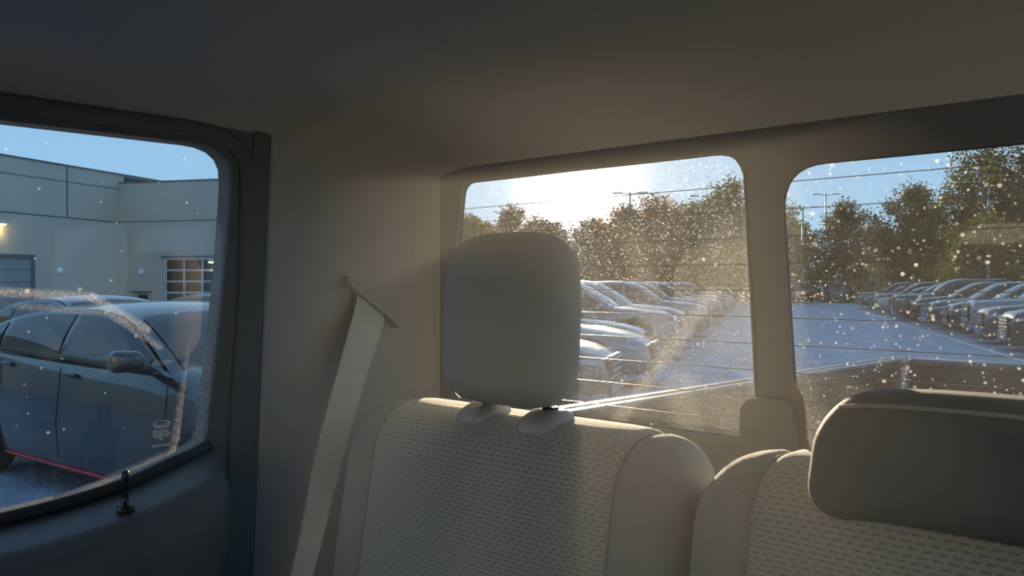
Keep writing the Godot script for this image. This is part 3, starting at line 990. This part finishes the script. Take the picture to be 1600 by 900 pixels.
# ---------------------------------------------------------------- cars
# Local axes of a car: x forward, y up, z to its right.
func car_spec(kind: String) -> Dictionary:
	if kind == "sedan":
		return {"L": 4.75, "W": 1.84, "H": 1.45, "axles": [1.42, -1.40], "rw": 0.335,
			"top": [Vector2(-2.375, 0.86), Vector2(-2.30, 0.98), Vector2(-2.1, 1.04), Vector2(-1.2, 1.0), Vector2(0.0, 0.96), Vector2(1.0, 0.955), Vector2(1.7, 0.86), Vector2(2.15, 0.76), Vector2(2.32, 0.66), Vector2(2.375, 0.52)],
			"roof": [Vector2(-2.05, 1.04), Vector2(-1.55, 1.26), Vector2(-1.0, 1.405), Vector2(-0.4, 1.45), Vector2(0.0, 1.44), Vector2(0.35, 1.36), Vector2(0.75, 1.15), Vector2(1.08, 0.95)],
			"belt": [Vector2(-2.05, 1.03), Vector2(-1.0, 0.99), Vector2(0.2, 0.95), Vector2(1.08, 0.93)], "wind": [0.28, 1.04], "back": [-1.98, -1.15], "wins": [[-1.55, -0.98], [-0.93, -0.12], [-0.02, 0.80]], "nose": 0.60}
	if kind == "long sedan":
		return {"L": 5.05, "W": 1.88, "H": 1.47, "axles": [1.60, -1.78], "rw": 0.345,
			"top": [Vector2(-2.525, 0.90), Vector2(-2.45, 1.06), Vector2(-2.2, 1.11), Vector2(-1.2, 1.09), Vector2(0.0, 1.07), Vector2(1.15, 1.05), Vector2(1.85, 0.93), Vector2(2.3, 0.80), Vector2(2.47, 0.68), Vector2(2.525, 0.52)],
			"roof": [Vector2(-2.3, 1.10), Vector2(-1.8, 1.29), Vector2(-1.2, 1.42), Vector2(-0.6, 1.465), Vector2(-0.1, 1.465), Vector2(0.35, 1.40), Vector2(0.8, 1.225), Vector2(1.24, 1.02)],
			"belt": [Vector2(-2.3, 1.10), Vector2(-1.0, 1.08), Vector2(0.2, 1.05), Vector2(1.24, 1.02)], "wind": [0.36, 1.19], "back": [-2.22, -1.45], "wins": [[-1.95, -1.45], [-1.36, -0.37], [-0.28, 0.92]], "nose": 0.62}
	if kind == "suv":
		return {"L": 4.7, "W": 1.90, "H": 1.68, "axles": [1.42, -1.36], "rw": 0.37,
			"top": [Vector2(-2.35, 0.80), Vector2(-2.3, 0.98), Vector2(-2.1, 1.08), Vector2(-1.0, 1.08), Vector2(0.0, 1.06), Vector2(0.95, 1.08), Vector2(1.6, 1.03), Vector2(2.1, 0.95), Vector2(2.27, 0.84), Vector2(2.35, 0.62)],
			"roof": [Vector2(-2.32, 1.08), Vector2(-2.1, 1.45), Vector2(-1.85, 1.60), Vector2(-1.0, 1.67), Vector2(-0.3, 1.68), Vector2(0.1, 1.62), Vector2(0.55, 1.38), Vector2(1.02, 1.07)],
			"belt": [Vector2(-2.3, 1.10), Vector2(-1.0, 1.06), Vector2(0.2, 1.04), Vector2(1.02, 1.04)], "wind": [0.16, 0.98], "back": [-2.30, -2.02], "wins": [[-1.95, -1.15], [-1.10, -0.22], [-0.12, 0.72]], "nose": 0.72}
	return {"L": 4.95, "W": 1.98, "H": 1.80, "axles": [1.55, -1.45], "rw": 0.40,
		"top": [Vector2(-2.475, 0.85), Vector2(-2.42, 1.05), Vector2(-2.2, 1.15), Vector2(-1.0, 1.14), Vector2(0.0, 1.13), Vector2(1.0, 1.16), Vector2(1.7, 1.13), Vector2(2.2, 1.09), Vector2(2.4, 1.02), Vector2(2.475, 0.75)],
		"roof": [Vector2(-2.42, 1.15), Vector2(-2.28, 1.6), Vector2(-2.1, 1.75), Vector2(-1.0, 1.80), Vector2(-0.1, 1.80), Vector2(0.25, 1.73), Vector2(0.65, 1.48), Vector2(1.0, 1.15)],
		"belt": [Vector2(-2.42, 1.16), Vector2(-1.0, 1.13), Vector2(0.2, 1.11), Vector2(1.0, 1.12)], "wind": [0.28, 0.97], "back": [-2.41, -2.22], "wins": [[-2.1, -1.25], [-1.18, -0.25], [-0.15, 0.72]], "nose": 0.86}

func half_width(s: Dictionary, x: float) -> float:
	var t: float = absf(x) / (s.L / 2)
	return s.W / 2 * (1.0 - 0.30 * pow(t, 7.0) - 0.05 * t * t)

func sill(s: Dictionary, x: float) -> float:
	var y: float = 0.20 + 0.06 * pow(absf(x) / (s.L / 2), 6.0)
	for a in s.axles:
		var r: float = s.rw + 0.055
		if absf(x - a) < r: y = maxf(y, s.rw + sqrt(r * r - (x - a) * (x - a)))
	return y

func body_ring(s: Dictionary, x: float) -> Array:
	var w := half_width(s, x)
	var top := ip(s.top, x)
	var lo := minf(sill(s, x), top - 0.16)
	var h := top - lo
	return [Vector2(0, top + 0.02), Vector2(0.45 * w, top + 0.015), Vector2(0.78 * w, top - 0.005), Vector2(0.90 * w, top - 0.03), Vector2(0.955 * w, top - 0.08), Vector2(0.985 * w, lo + h * 0.62), Vector2(w, lo + h * 0.42), Vector2(0.985 * w, lo + h * 0.2), Vector2(0.96 * w, lo + 0.03), Vector2(0.93 * w, lo), Vector2(0.0, lo)]

func side_z(s: Dictionary, x: float, y: float) -> float:
	var r := body_ring(s, x)
	for i in range(3, 9):
		if r[i].y >= y and r[i + 1].y <= y: return lerpf(r[i].x, r[i + 1].x, (r[i].y - y) / maxf(1e-4, r[i].y - r[i + 1].y))
	return half_width(s, x)

func cabin_w(s: Dictionary, x: float, y: float) -> float:
	var wb := half_width(s, clampf(x, -s.L * 0.42, s.L * 0.3)) * 0.955
	var k: float = clampf((y - ip(s.belt, x)) / (s.H - 1.0), 0, 1.1)
	return lerpf(wb, s.W / 2 * 0.70, k)

func cabin_top(s: Dictionary, x: float, q: float) -> Vector3:
	var y := ip(s.roof, x)
	return Vector3(x, y - 0.045 * q * q - 0.01 * pow(q, 8.0), q * cabin_w(s, x, y))

func cabin_side(s: Dictionary, x: float, t: float, sd: float, off := 0.0) -> Vector3:
	var b := ip(s.belt, x) - 0.02
	var y := lerpf(b, maxf(ip(s.roof, x) - 0.055, b + 0.005), t)
	return Vector3(x, y, sd * (cabin_w(s, x, y) + off + 0.02 * sin(t * PI)))

func cap_offset(s: Dictionary, x: float, q: float, off: float) -> Vector3:
	var d := 0.01
	var t := Vector2(2 * d, ip(s.roof, x + d) - ip(s.roof, x - d)).normalized()
	return cabin_top(s, x, q) + Vector3(-t.y, t.x, 0) * off

func car(called: String, label: String, kind: String, body_mat: Material, group := "") -> Node3D:
	var s := car_spec(kind)
	var o := thing(called, label, "car", Vector3.ZERO, group)
	var half: float = s.L / 2
	var st := mb()
	var xs := []
	for k in 97: xs.append(lerpf(-half, half, k / 96.0))
	for i in xs.size() - 1:
		var a := body_ring(s, xs[i])
		var b := body_ring(s, xs[i + 1])
		for j in a.size() - 1:
			for sd in [1.0, -1.0]:
				var p := [Vector3(xs[i], a[j].y, a[j].x * sd), Vector3(xs[i + 1], b[j].y, b[j].x * sd), Vector3(xs[i + 1], b[j + 1].y, b[j + 1].x * sd), Vector3(xs[i], a[j + 1].y, a[j + 1].x * sd)]
				if sd > 0: tri(st, p[0], p[2], p[1]); tri(st, p[0], p[3], p[2])
				else: tri(st, p[0], p[1], p[2]); tri(st, p[0], p[2], p[3])
	for e in [-half, half]:   # ends
		var a := body_ring(s, e)
		var c := Vector3(e + signf(e) * 0.02, (a[0].y + a[9].y) / 2, 0)
		for j in a.size() - 1:
			for sd in [1.0, -1.0]:
				tri(st, c, Vector3(e, a[j].y, a[j].x * sd), Vector3(e, a[j + 1].y, a[j + 1].x * sd))
	# cabin shell
	var r0: float = s.roof[0].x
	var r1: float = s.roof[-1].x
	grid(st, 40, 10, func(u, v): return cabin_top(s, lerpf(r0, r1, u), v * 2 - 1))
	for sd in [1.0, -1.0]: grid(st, 40, 5, func(u, v): return cabin_side(s, lerpf(r0, r1, u), v, sd))
	put("body", mesh_of(st), body_mat, o)
	put("underbody", box_mesh(Vector3(-half * 0.93, 0.22, -s.W * 0.33), Vector3(half * 0.93, 0.62, s.W * 0.33)), M.black, o)
	# glass
	st = mb()
	grid(st, 12, 10, func(u, v): return cap_offset(s, lerpf(s.wind[0], s.wind[1], u), (v * 2 - 1) * 0.88, 0.008))
	put("windscreen", mesh_of(st), M.auto_glass, o)
	st = mb()
	grid(st, 10, 10, func(u, v): return cap_offset(s, lerpf(s.back[0], s.back[1], u), (v * 2 - 1) * 0.84, 0.008))
	put("rear_window", mesh_of(st), M.auto_glass, o)
	for sd in [1.0, -1.0]:
		for w in s.wins:
			st = mb()
			grid(st, 14, 6, func(u, v): return cabin_side(s, lerpf(w[0], w[1], u), lerpf(0.10, 0.90, v), sd, 0.008))
			put("side_window", mesh_of(st), M.auto_glass, o)
		# mirror
		var mx: float = s.wins[2][1] + 0.02
		var mz := cabin_w(s, mx, ip(s.belt, mx))
		st = mb()
		rbox(st, Vector3(0.13, 0.14, 0.22), 0.05, 8, func(p): return Vector3(p.x * (1.0 - 1.2 * p.z * sd) + mx - 0.02, p.y * (1.0 + 0.6 * p.z * sd) + ip(s.belt, mx) + 0.075, p.z + sd * (mz + 0.17)))
		var mr := put("mirror", mesh_of(st), body_mat, o)
		st = mb()
		tube(st, [Vector3(mx, ip(s.belt, mx) + 0.0, sd * (mz - 0.03)), Vector3(mx - 0.01, ip(s.belt, mx) + 0.03, sd * (mz + 0.1))], 0.03, 8)
		put("mirror_arm", mesh_of(st), M.black, mr)
		# head and tail lights
		var nose: float = s.nose
		st = mb()
		grid(st, 8, 3, func(u, v):
			var x := lerpf(half - 0.42, half - 0.03, u)
			var y := lerpf(nose + 0.05 - 0.06 * u, nose + 0.085 - 0.01 * u, v)
			return Vector3(x + 0.012, y, sd * (minf(side_z(s, x, minf(y, ip(s.top, x) - 0.09)), half_width(s, x)) + 0.012)))
		put("headlight", mesh_of(st), M.lens, o)
		st = mb()
		grid(st, 6, 3, func(u, v):
			var x := lerpf(-half + 0.32, -half + 0.02, u)
			var y := lerpf(nose + 0.08, nose + 0.24, v)
			return Vector3(x - 0.012, y, sd * (side_z(s, x, minf(y, ip(s.top, x) - 0.09)) + 0.012)))
		put("tail_light", mesh_of(st), M.tail, o)
		for ax in s.axles:
			wheel(o, Vector3(ax, s.rw, sd * (s.W / 2 - 0.12)), s.rw, sd)
		# door handles
		for hx in [s.wins[1][0] + 0.12, s.wins[2][0] + 0.14]:
			st = mb()
			var hy := ip(s.belt, hx) - 0.12
			var hz := side_z(s, hx, hy)
			rbox(st, Vector3(0.18, 0.03, 0.03), 0.012, 5, func(p): return p + Vector3(hx, hy, sd * (hz + 0.02)))
			put("door_handle", mesh_of(st), body_mat, o)
	# face: grille with bars, lower intake, plate
	var gw := half_width(s, half - 0.02) * 0.72
	var gy: float = s.nose
	var g := put("grille", box_mesh(Vector3(half - 0.02, gy - 0.22, -gw * 0.8), Vector3(half + 0.024, gy + 0.10, gw * 0.8)), M.black, o)
	for k in 4:
		var y := gy - 0.17 + k * 0.078
		put("grille_bar", box_mesh(Vector3(half + 0.02, y - 0.016, -gw * 0.8), Vector3(half + 0.045, y + 0.016, gw * 0.8)), M.chrome, g)
	put("bumper", box_mesh(Vector3(half - 0.04, gy - 0.38, -gw * 0.98), Vector3(half + 0.05, gy - 0.25, gw * 0.98)), body_mat, o)
	put("bumper_trim", box_mesh(Vector3(half - 0.03, gy - 0.45, -gw * 0.9), Vector3(half + 0.045, gy - 0.41, gw * 0.9)), M.chrome, o)
	return o

func wheel(o: Node3D, at: Vector3, r: float, sd: float) -> void:
	var key := "wheel%s%s" % [r, sd]
	if not M.has(key):
		var b := Basis(Vector3(1, 0, 0), Vector3(0, 0, sd), Vector3(0, -1, 0))
		var st := mb()
		lathe(st, [Vector2(r * 0.64, 0.10), Vector2(r * 0.70, 0.115), Vector2(r * 0.9, 0.115), Vector2(r * 0.98, 0.095), Vector2(r, 0.06), Vector2(r, -0.08), Vector2(r * 0.9, -0.11), Vector2(r * 0.6, -0.11)], 28, b, Vector3.ZERO)
		var tm := mesh_of(st)
		st = mb()
		lathe(st, [Vector2(r * 0.66, 0.10), Vector2(r * 0.60, 0.10), Vector2(r * 0.58, 0.03), Vector2(r * 0.2, 0.03), Vector2(0.0, 0.03)], 24, b, Vector3.ZERO)
		for k in 5:
			var w := TAU * k / 5
			var d := Vector3(cos(w), sin(w), 0)
			tube(st, [Vector3(0, 0, sd * 0.08), d * r * 0.62 + Vector3(0, 0, sd * 0.085)], [0.05, 0.03], 6, Vector3(1, 1, 0.5))
		M[key] = [tm, mesh_of(st)]
	var t := put("wheel", M[key][0], M.tyre, o)
	t.position = at
	put("rim", M[key][1], M.rim, t)

func place(o: Node3D, at: Vector3, heading: Vector3) -> void:
	o.position = at
	o.rotation.y = atan2(-heading.z, heading.x)

func dup(proto: Node3D, label: String, body_mat: Material, at: Vector3, heading: Vector3, group: String) -> Node3D:
	var c: Node3D = proto.duplicate()
	c.name = numbered("car")
	add_child(c)
	tag(c, label, "car", group)
	recolor(c, body_mat)
	place(c, at, heading)
	return c

func recolor(c: Node3D, m: Material) -> void:
	for k in c.get_children():
		var n := String(k.name)
		if n.begins_with("body") or n.begins_with("mirror") or n.begins_with("door_handle") or n == "bumper": k.material_override = m

func cars() -> void:
	var paints := {"silver": paint(0.16, 0.175, 0.195, 0.55), "white": paint(0.32, 0.33, 0.35, 0.0), "dark grey": paint(0.04, 0.044, 0.052), "black": paint(0.012, 0.013, 0.016), "dark blue": paint(0.02, 0.045, 0.12), "grey": paint(0.075, 0.08, 0.09, 0.5)}
	# the near sedan
	var near := car("car", "black sedan close outside the near door window, seen from its right side", "long sedan", paint(0.010, 0.014, 0.016, 0.1))
	near_details(near, car_spec("long sedan"))
	place(near, Vector3(-6.93, 0, -3.43), Vector3(0.995, 0, -0.10))
	var sedan := car("car", "dark blue car behind the rear of the near black sedan", "sedan", paints["dark blue"])
	place(sedan, Vector3(-13.0, 0, -5.1), Vector3(0.99, 0, -0.10))
	dup(sedan, "dark grey car beyond the near black sedan, in front of the paned garage door", paints["dark grey"], Vector3(-14.8, 0, -8.3), Vector3(0.99, 0, -0.1), "")
	var suv := car("car", "silver SUV parked in the left row", "suv", paints["silver"], "cars in the left parking row")
	var truck := car("car", "dark grey SUV facing forward at the aisle's far end, beside the tall lamp post", "truck", paints["dark grey"], "cars at the far end of the aisle")
	var ords := ["first", "second", "third", "fourth", "fifth", "sixth", "seventh", "eighth", "ninth", "tenth", "eleventh", "twelfth", "thirteenth", "fourteenth", "fifteenth", "sixteenth", "seventeenth", "eighteenth", "nineteenth", "twentieth"]
	var cols := ["grey", "silver", "dark grey", "silver", "white", "dark grey", "silver", "grey", "dark blue", "silver", "white", "dark grey", "silver", "grey", "silver", "white", "dark grey"]
	var kinds := ["sedan", "sedan", "sedan", "suv", "suv", "sedan", "suv", "sedan", "suv", "suv", "sedan", "suv", "sedan", "suv", "suv", "sedan", "suv"]
	for i in 17:
		var l := 11.5 + 2.72 * i
		var at := lot(l, 0, -1.95 - 2.36 + 0.25 * sin(i * 2.3))
		var lab := "%s %s, %s from the near end of the left parking row" % [cols[i], "SUV" if kinds[i] == "suv" else "sedan", ords[i]]
		if i == 3:
			tag(suv, lab, "car", "cars in the left parking row")
			place(suv, at, ACROSS)
			recolor(suv, paints[cols[i]])
		else:
			dup(suv if kinds[i] == "suv" else sedan, lab, paints[cols[i]], at, ACROSS, "cars in the left parking row")
	var cols2 := ["dark grey", "grey", "black", "dark grey", "silver", "black", "dark grey", "silver", "black", "dark grey", "silver", "grey", "silver", "dark grey", "silver", "black", "grey"]
	for i in 17:
		var l := 18.6 + 2.65 * i
		var kind: String = "sedan" if i in [7, 12, 15] else ("truck" if i in [1, 4, 9] else "suv")
		var at := lot(l, 0, 5.5 + 2.38 + 0.2 * sin(i * 1.9))
		dup({"sedan": sedan, "suv": suv, "truck": truck}[kind], "%s %s, %s from the near end of the right parking row" % [cols2[i], {"sedan": "sedan", "suv": "SUV", "truck": "boxy SUV"}[kind], ords[i]], paints[cols2[i]], at, -ACROSS, "cars in the right parking row")
	for i in 12:   # the row behind it, facing away
		var l := 28.0 + 2.8 * i
		dup(suv if i % 3 else truck, "%s SUV, %s from the near end of the back row beyond the right row" % [["silver", "white", "dark grey"][i % 3], ords[i]], paints[["silver", "white", "dark grey"][i % 3]], lot(l, 0, 15.6), ACROSS, "cars in the back row on the right")
	place(truck, Vector3(-34.675, 0, -70.4), -ROW)
	dup(truck, "dark blue SUV facing the viewer at the far end of the aisle", paints["dark blue"], Vector3(-32.4, 0, -72.4), -ROW, "cars at the far end of the aisle")
	dup(suv, "black SUV parked farthest down the aisle, behind the end of the right row", paints["black"], Vector3(-32.4, 0, -80.5), -ROW, "cars at the far end of the aisle")

func near_details(o: Node3D, s: Dictionary) -> void:
	# shut lines, bright waist strip, red sill line on the near side
	for sd in [1.0, -1.0]:
		for x in [s.wins[1][0] - 0.04, s.wins[2][0] - 0.045, 1.14]:
			var st := mb()
			var pts := []
			for k in 12:
				var y := lerpf(ip(s.belt, x) - 0.02, 0.30, k / 11.0)
				pts.append(Vector3(x, y, sd * (side_z(s, x, y) + 0.001)))
			tube(st, pts, 0.004, 5)
			put("shut_line", mesh_of(st), M.black, o)
		var st2 := mb()
		var pts2 := []
		for k in 24:
			var x := lerpf(-1.55, 0.82, k / 23.0)
			pts2.append(cabin_side(s, x, 0.04, sd, 0.006))
		tube(st2, pts2, 0.006, 6)
		put("waist_strip", mesh_of(st2), M.black, o)
		st2 = mb()
		pts2 = []
		for k in 16:
			var x := lerpf(-1.3, 1.15, k / 15.0)
			pts2.append(Vector3(x, 0.235, sd * (side_z(s, x, 0.235) + 0.004)))
		tube(st2, pts2, 0.011, 6)
		put("sill_line", mesh_of(st2), mat(0.45, 0.02, 0.03, 0.35), o)

# ---------------------------------------------------------------- lamps and trees
func lamps() -> void:
	var spots := [
		[-44.4, -60.0, 9.1, "twin-headed lamp post rising from the orange trees beside the sun"],
		[-43.1, -69.6, 9.45, "lamp post showing only its arm left of the dark green tree"],
		[-40.6, -83.1, 9.1, "tall white lamp post just right of the post between the rear windows"],
		[-43.4, -94.3, 11.35, "lamp post whose twin heads rise above the middle green tree"],
		[-29.3, -87.1, 9.1, "twin-headed lamp post before the far green trees, left of the tallest tree"],
		[-18.7, -65.3, 9.08, "large twin-headed lamp post in front of the tallest tree"],
		[-30.8, -102.3, 9.2, "most distant lamp post, small between two bigger lamp posts"],
	]
	for s in spots:
		var h: float = s[2]
		var o := thing("lamp_post", s[3], "lamp post", Vector3(s[0], 0, s[1]), "parking lot lamp posts")
		o.rotation.y = deg_to_rad(36)
		var st := mb()
		tube(st, [Vector3(0, 0, 0), Vector3(0, h, 0)], [0.14, 0.09], 12)
		put("pole", mesh_of(st), M.galv, o)
		put("base", lathe_mesh([Vector2(0.3, 0.0), Vector2(0.3, 0.6), Vector2(0.26, 0.65), Vector2(0.0, 0.65)], 16, Vector3.ZERO), mat(0.4, 0.4, 0.38, 0.9), o)
		for d in [-1.0, 1.0]:
			st = mb()
			tube(st, [Vector3(0, h - 0.15, 0), Vector3(d * 0.7, h - 0.07, 0)], 0.045, 8)
			put("arm", mesh_of(st), M.galv, o)
			st = mb()
			rbox(st, Vector3(0.85, 0.14, 0.4), 0.06, 6, func(p): return p + Vector3(d * 1.05, h - 0.05, 0))
			put("lamp_head", mesh_of(st), M.lamp_head, o)

func leaf_mesh() -> ArrayMesh:
	var st := mb()
	st.set_smooth_group(-1)
	var a := Vector3(-0.5, 0, 0)
	var b := Vector3(0.5, 0, 0)
	tri(st, a, Vector3(0.05, 0.08, 0.32), b); tri(st, a, b, Vector3(-0.05, 0.08, -0.32))
	return mesh_of(st)

func trees() -> void:
	var leafm := mat(1, 1, 1, 0.75)
	leafm.vertex_color_use_as_albedo = true
	leafm.backlight_enabled = true
	leafm.backlight = Color(0.8, 0.8, 0.6)
	var leaf := leaf_mesh()
	var pal := {
		"g": [Color(0.045, 0.07, 0.02), Color(0.075, 0.09, 0.03), Color(0.11, 0.10, 0.03)],
		"d": [Color(0.03, 0.055, 0.022), Color(0.05, 0.075, 0.03), Color(0.07, 0.09, 0.03)],
		"o": [Color(0.24, 0.09, 0.025), Color(0.16, 0.08, 0.025), Color(0.09, 0.08, 0.02)],
		"b": [Color(0.09, 0.06, 0.03), Color(0.07, 0.06, 0.03), Color(0.06, 0.065, 0.025)],
		"r": [Color(0.06, 0.08, 0.02), Color(0.09, 0.10, 0.03), Color(0.16, 0.04, 0.02)],
		"y": [Color(0.15, 0.14, 0.025), Color(0.09, 0.11, 0.025), Color(0.055, 0.08, 0.02)],
	}
	var words := {"g": "green tree", "d": "dark green tree", "o": "orange-brown tree", "b": "brown-green tree", "r": "green tree with red patches", "y": "small yellow-green tree"}
	var list := [
		["g", -61.9, -58.4, 8.1, "behind the left edge of the tall headrest's window"], ["o", -55.4, -57.7, 8.5, "just above the top of the tall headrest"], ["g", -59.5, -67.6, 8.0, "behind the right shoulder of the tall headrest"],
		["b", -60.3, -75.2, 8.8, "directly below the sun"], ["o", -43.2, -58.4, 7.9, "right of the sun, around the first twin lamp"], ["o", -48.6, -70.2, 10.0, "with the taller crown, in the middle of the dusty window"],
		["g", -50.8, -78.9, 10.2, "between the orange trees and the dark green one"], ["d", -38.7, -65.5, 10.3, "tall at the right edge of the dusty window"], ["g", -40.3, -75.1, 9.9, "hidden behind the post between the windows"],
		["b", -45.2, -91.2, 8.3, "behind the tall white lamp post"], ["g", -36.8, -84.1, 9.6, "with a pointed crown in the spotted window"], ["b", -39.0, -98.6, 7.9, "low in the gap between two green crowns"],
		["g", -28.1, -78.5, 10.2, "broad, left of the tallest tree"], ["r", -20.6, -71.9, 12.2, "tallest, at the upper right behind the big lamp post"], ["g", -15.6, -64.9, 11.2, "at the right edge behind the tallest lamp post"],
		["y", -26.2, -74.2, 6.4, "over the far half of the right row"], ["y", -16.0, -55.0, 5.5, "over the middle of the right row"],
		["g", -68.0, -66.0, 8.2, "out of sight behind the corner trim"], ["b", -52.0, -90.0, 8.6, "far behind the orange trees"], ["g", -30.0, -98.0, 9.0, "far behind the broad green tree"], ["g", -22.0, -86.0, 9.5, "far behind the tallest tree"],
	]
	for t in list:
		var kind: String = t[0]
		tree(kind, Vector3(t[1], 0, t[2]), t[3], words[kind] + " " + t[4], pal[kind], leaf, leafm)
	# undergrowth along the foot of the trees
	var x := []
	var c := []
	for k in 9000:
		var l := rng.randf_range(76, 84)
		var p := rng.randf_range(-30, 40)
		var at := lot(l + 0.12 * p, 0, p) + Vector3(0, rng.randf() * rng.randf_range(0.8, 3.2), 0)
		x.append(leaf_at(at, rng.randf_range(0.3, 0.55)))
		var q: Array = pal[["g", "b", "d"][rng.randi() % 3]]
		c.append(q[rng.randi() % 3] * rng.randf_range(0.7, 1.2))
	var u := foliage("undergrowth", leaf, leafm, x, c, null)
	tag(u, "tangled undergrowth along the foot of the trees behind the lot", "undergrowth", "", "stuff")

func leaf_at(at: Vector3, size: float) -> Transform3D:
	var b := Basis.from_euler(Vector3(rng.randf_range(-1.2, 1.2), rng.randf() * TAU, rng.randf_range(-1.2, 1.2)))
	return Transform3D(b.scaled(Vector3.ONE * size), at)

func foliage(called: String, leaf: Mesh, m: Material, x: Array, c: Array, parent: Node) -> MultiMeshInstance3D:
	var mm := MultiMesh.new()
	mm.transform_format = MultiMesh.TRANSFORM_3D
	mm.use_colors = true
	mm.mesh = leaf
	mm.instance_count = x.size()
	for i in x.size():
		mm.set_instance_transform(i, x[i])
		mm.set_instance_color(i, c[i])
	var o := MultiMeshInstance3D.new()
	o.multimesh = mm
	o.material_override = m
	if parent == null:
		o.name = numbered(called)
		add_child(o)
	else:
		o.name = called
		parent.add_child(o, true)
	return o

func tree(kind: String, at: Vector3, top: float, label: String, pal: Array, leaf: Mesh, m: Material) -> void:
	var o := thing("tree", label, "tree", at, "trees behind the parking lot")
	var st := mb()
	var small := kind == "y"
	var lean := Vector3(rng.randf_range(-0.3, 0.3), 0, rng.randf_range(-0.3, 0.3))
	tube(st, [Vector3.ZERO, Vector3(0, top * 0.3, 0), Vector3(0, top * 0.6, 0) + lean, Vector3(0, top * 0.9, 0) + lean * 1.5], [top * 0.022, top * 0.017, top * 0.011, 0.02], 8)
	var x := []
	var c := []
	var wide := top * (0.42 if not small else 0.55)
	var boughs := 46 if not small else 30
	for k in boughs:
		var t := float(k) / boughs
		var h := lerpf(top * (0.16 if not small else 0.36), top * 0.97, t)
		var spread := wide * (0.35 + 0.65 * sin(PI * clampf(0.12 + 0.86 * (h / top), 0, 1))) * rng.randf_range(0.45, 1.05)
		if t > 0.85: spread *= 0.6
		var az := k * 2.4 + rng.randf_range(-0.4, 0.4)
		var root := Vector3(0, h * 0.72, 0) + lean * t
		var tip := Vector3(cos(az) * spread, h, sin(az) * spread) + lean * t
		tube(st, [root, root.lerp(tip, 0.5) + Vector3(0, -0.15, 0), tip], [top * 0.006, top * 0.004, 0.012], 5)
		var tone: Color = pal[rng.randi() % 3]
		var n := 330 if not small else 240
		for i in n:
			var f := pow(rng.randf(), 0.6)
			var p := root.lerp(tip, 0.3 + 0.75 * f) + Vector3(rng.randfn(0, 0.34), rng.randfn(0, 0.30), rng.randfn(0, 0.34)) * (top / 9.0)
			p.y = maxf(p.y, 0.3)
			x.append(leaf_at(p, rng.randf_range(0.14, 0.33) * (1.0 if not small else 0.8)))
			var q: Color = tone.lerp(pal[rng.randi() % 3], 0.35) * rng.randf_range(0.6, 1.1)
			c.append(Color(q.r, q.g, q.b, 1))
	put("trunk", mesh_of(st), M.bark, o)
	var fo := foliage("foliage", leaf, m, x, c, o)
	fo.set_meta("kind", "stuff")
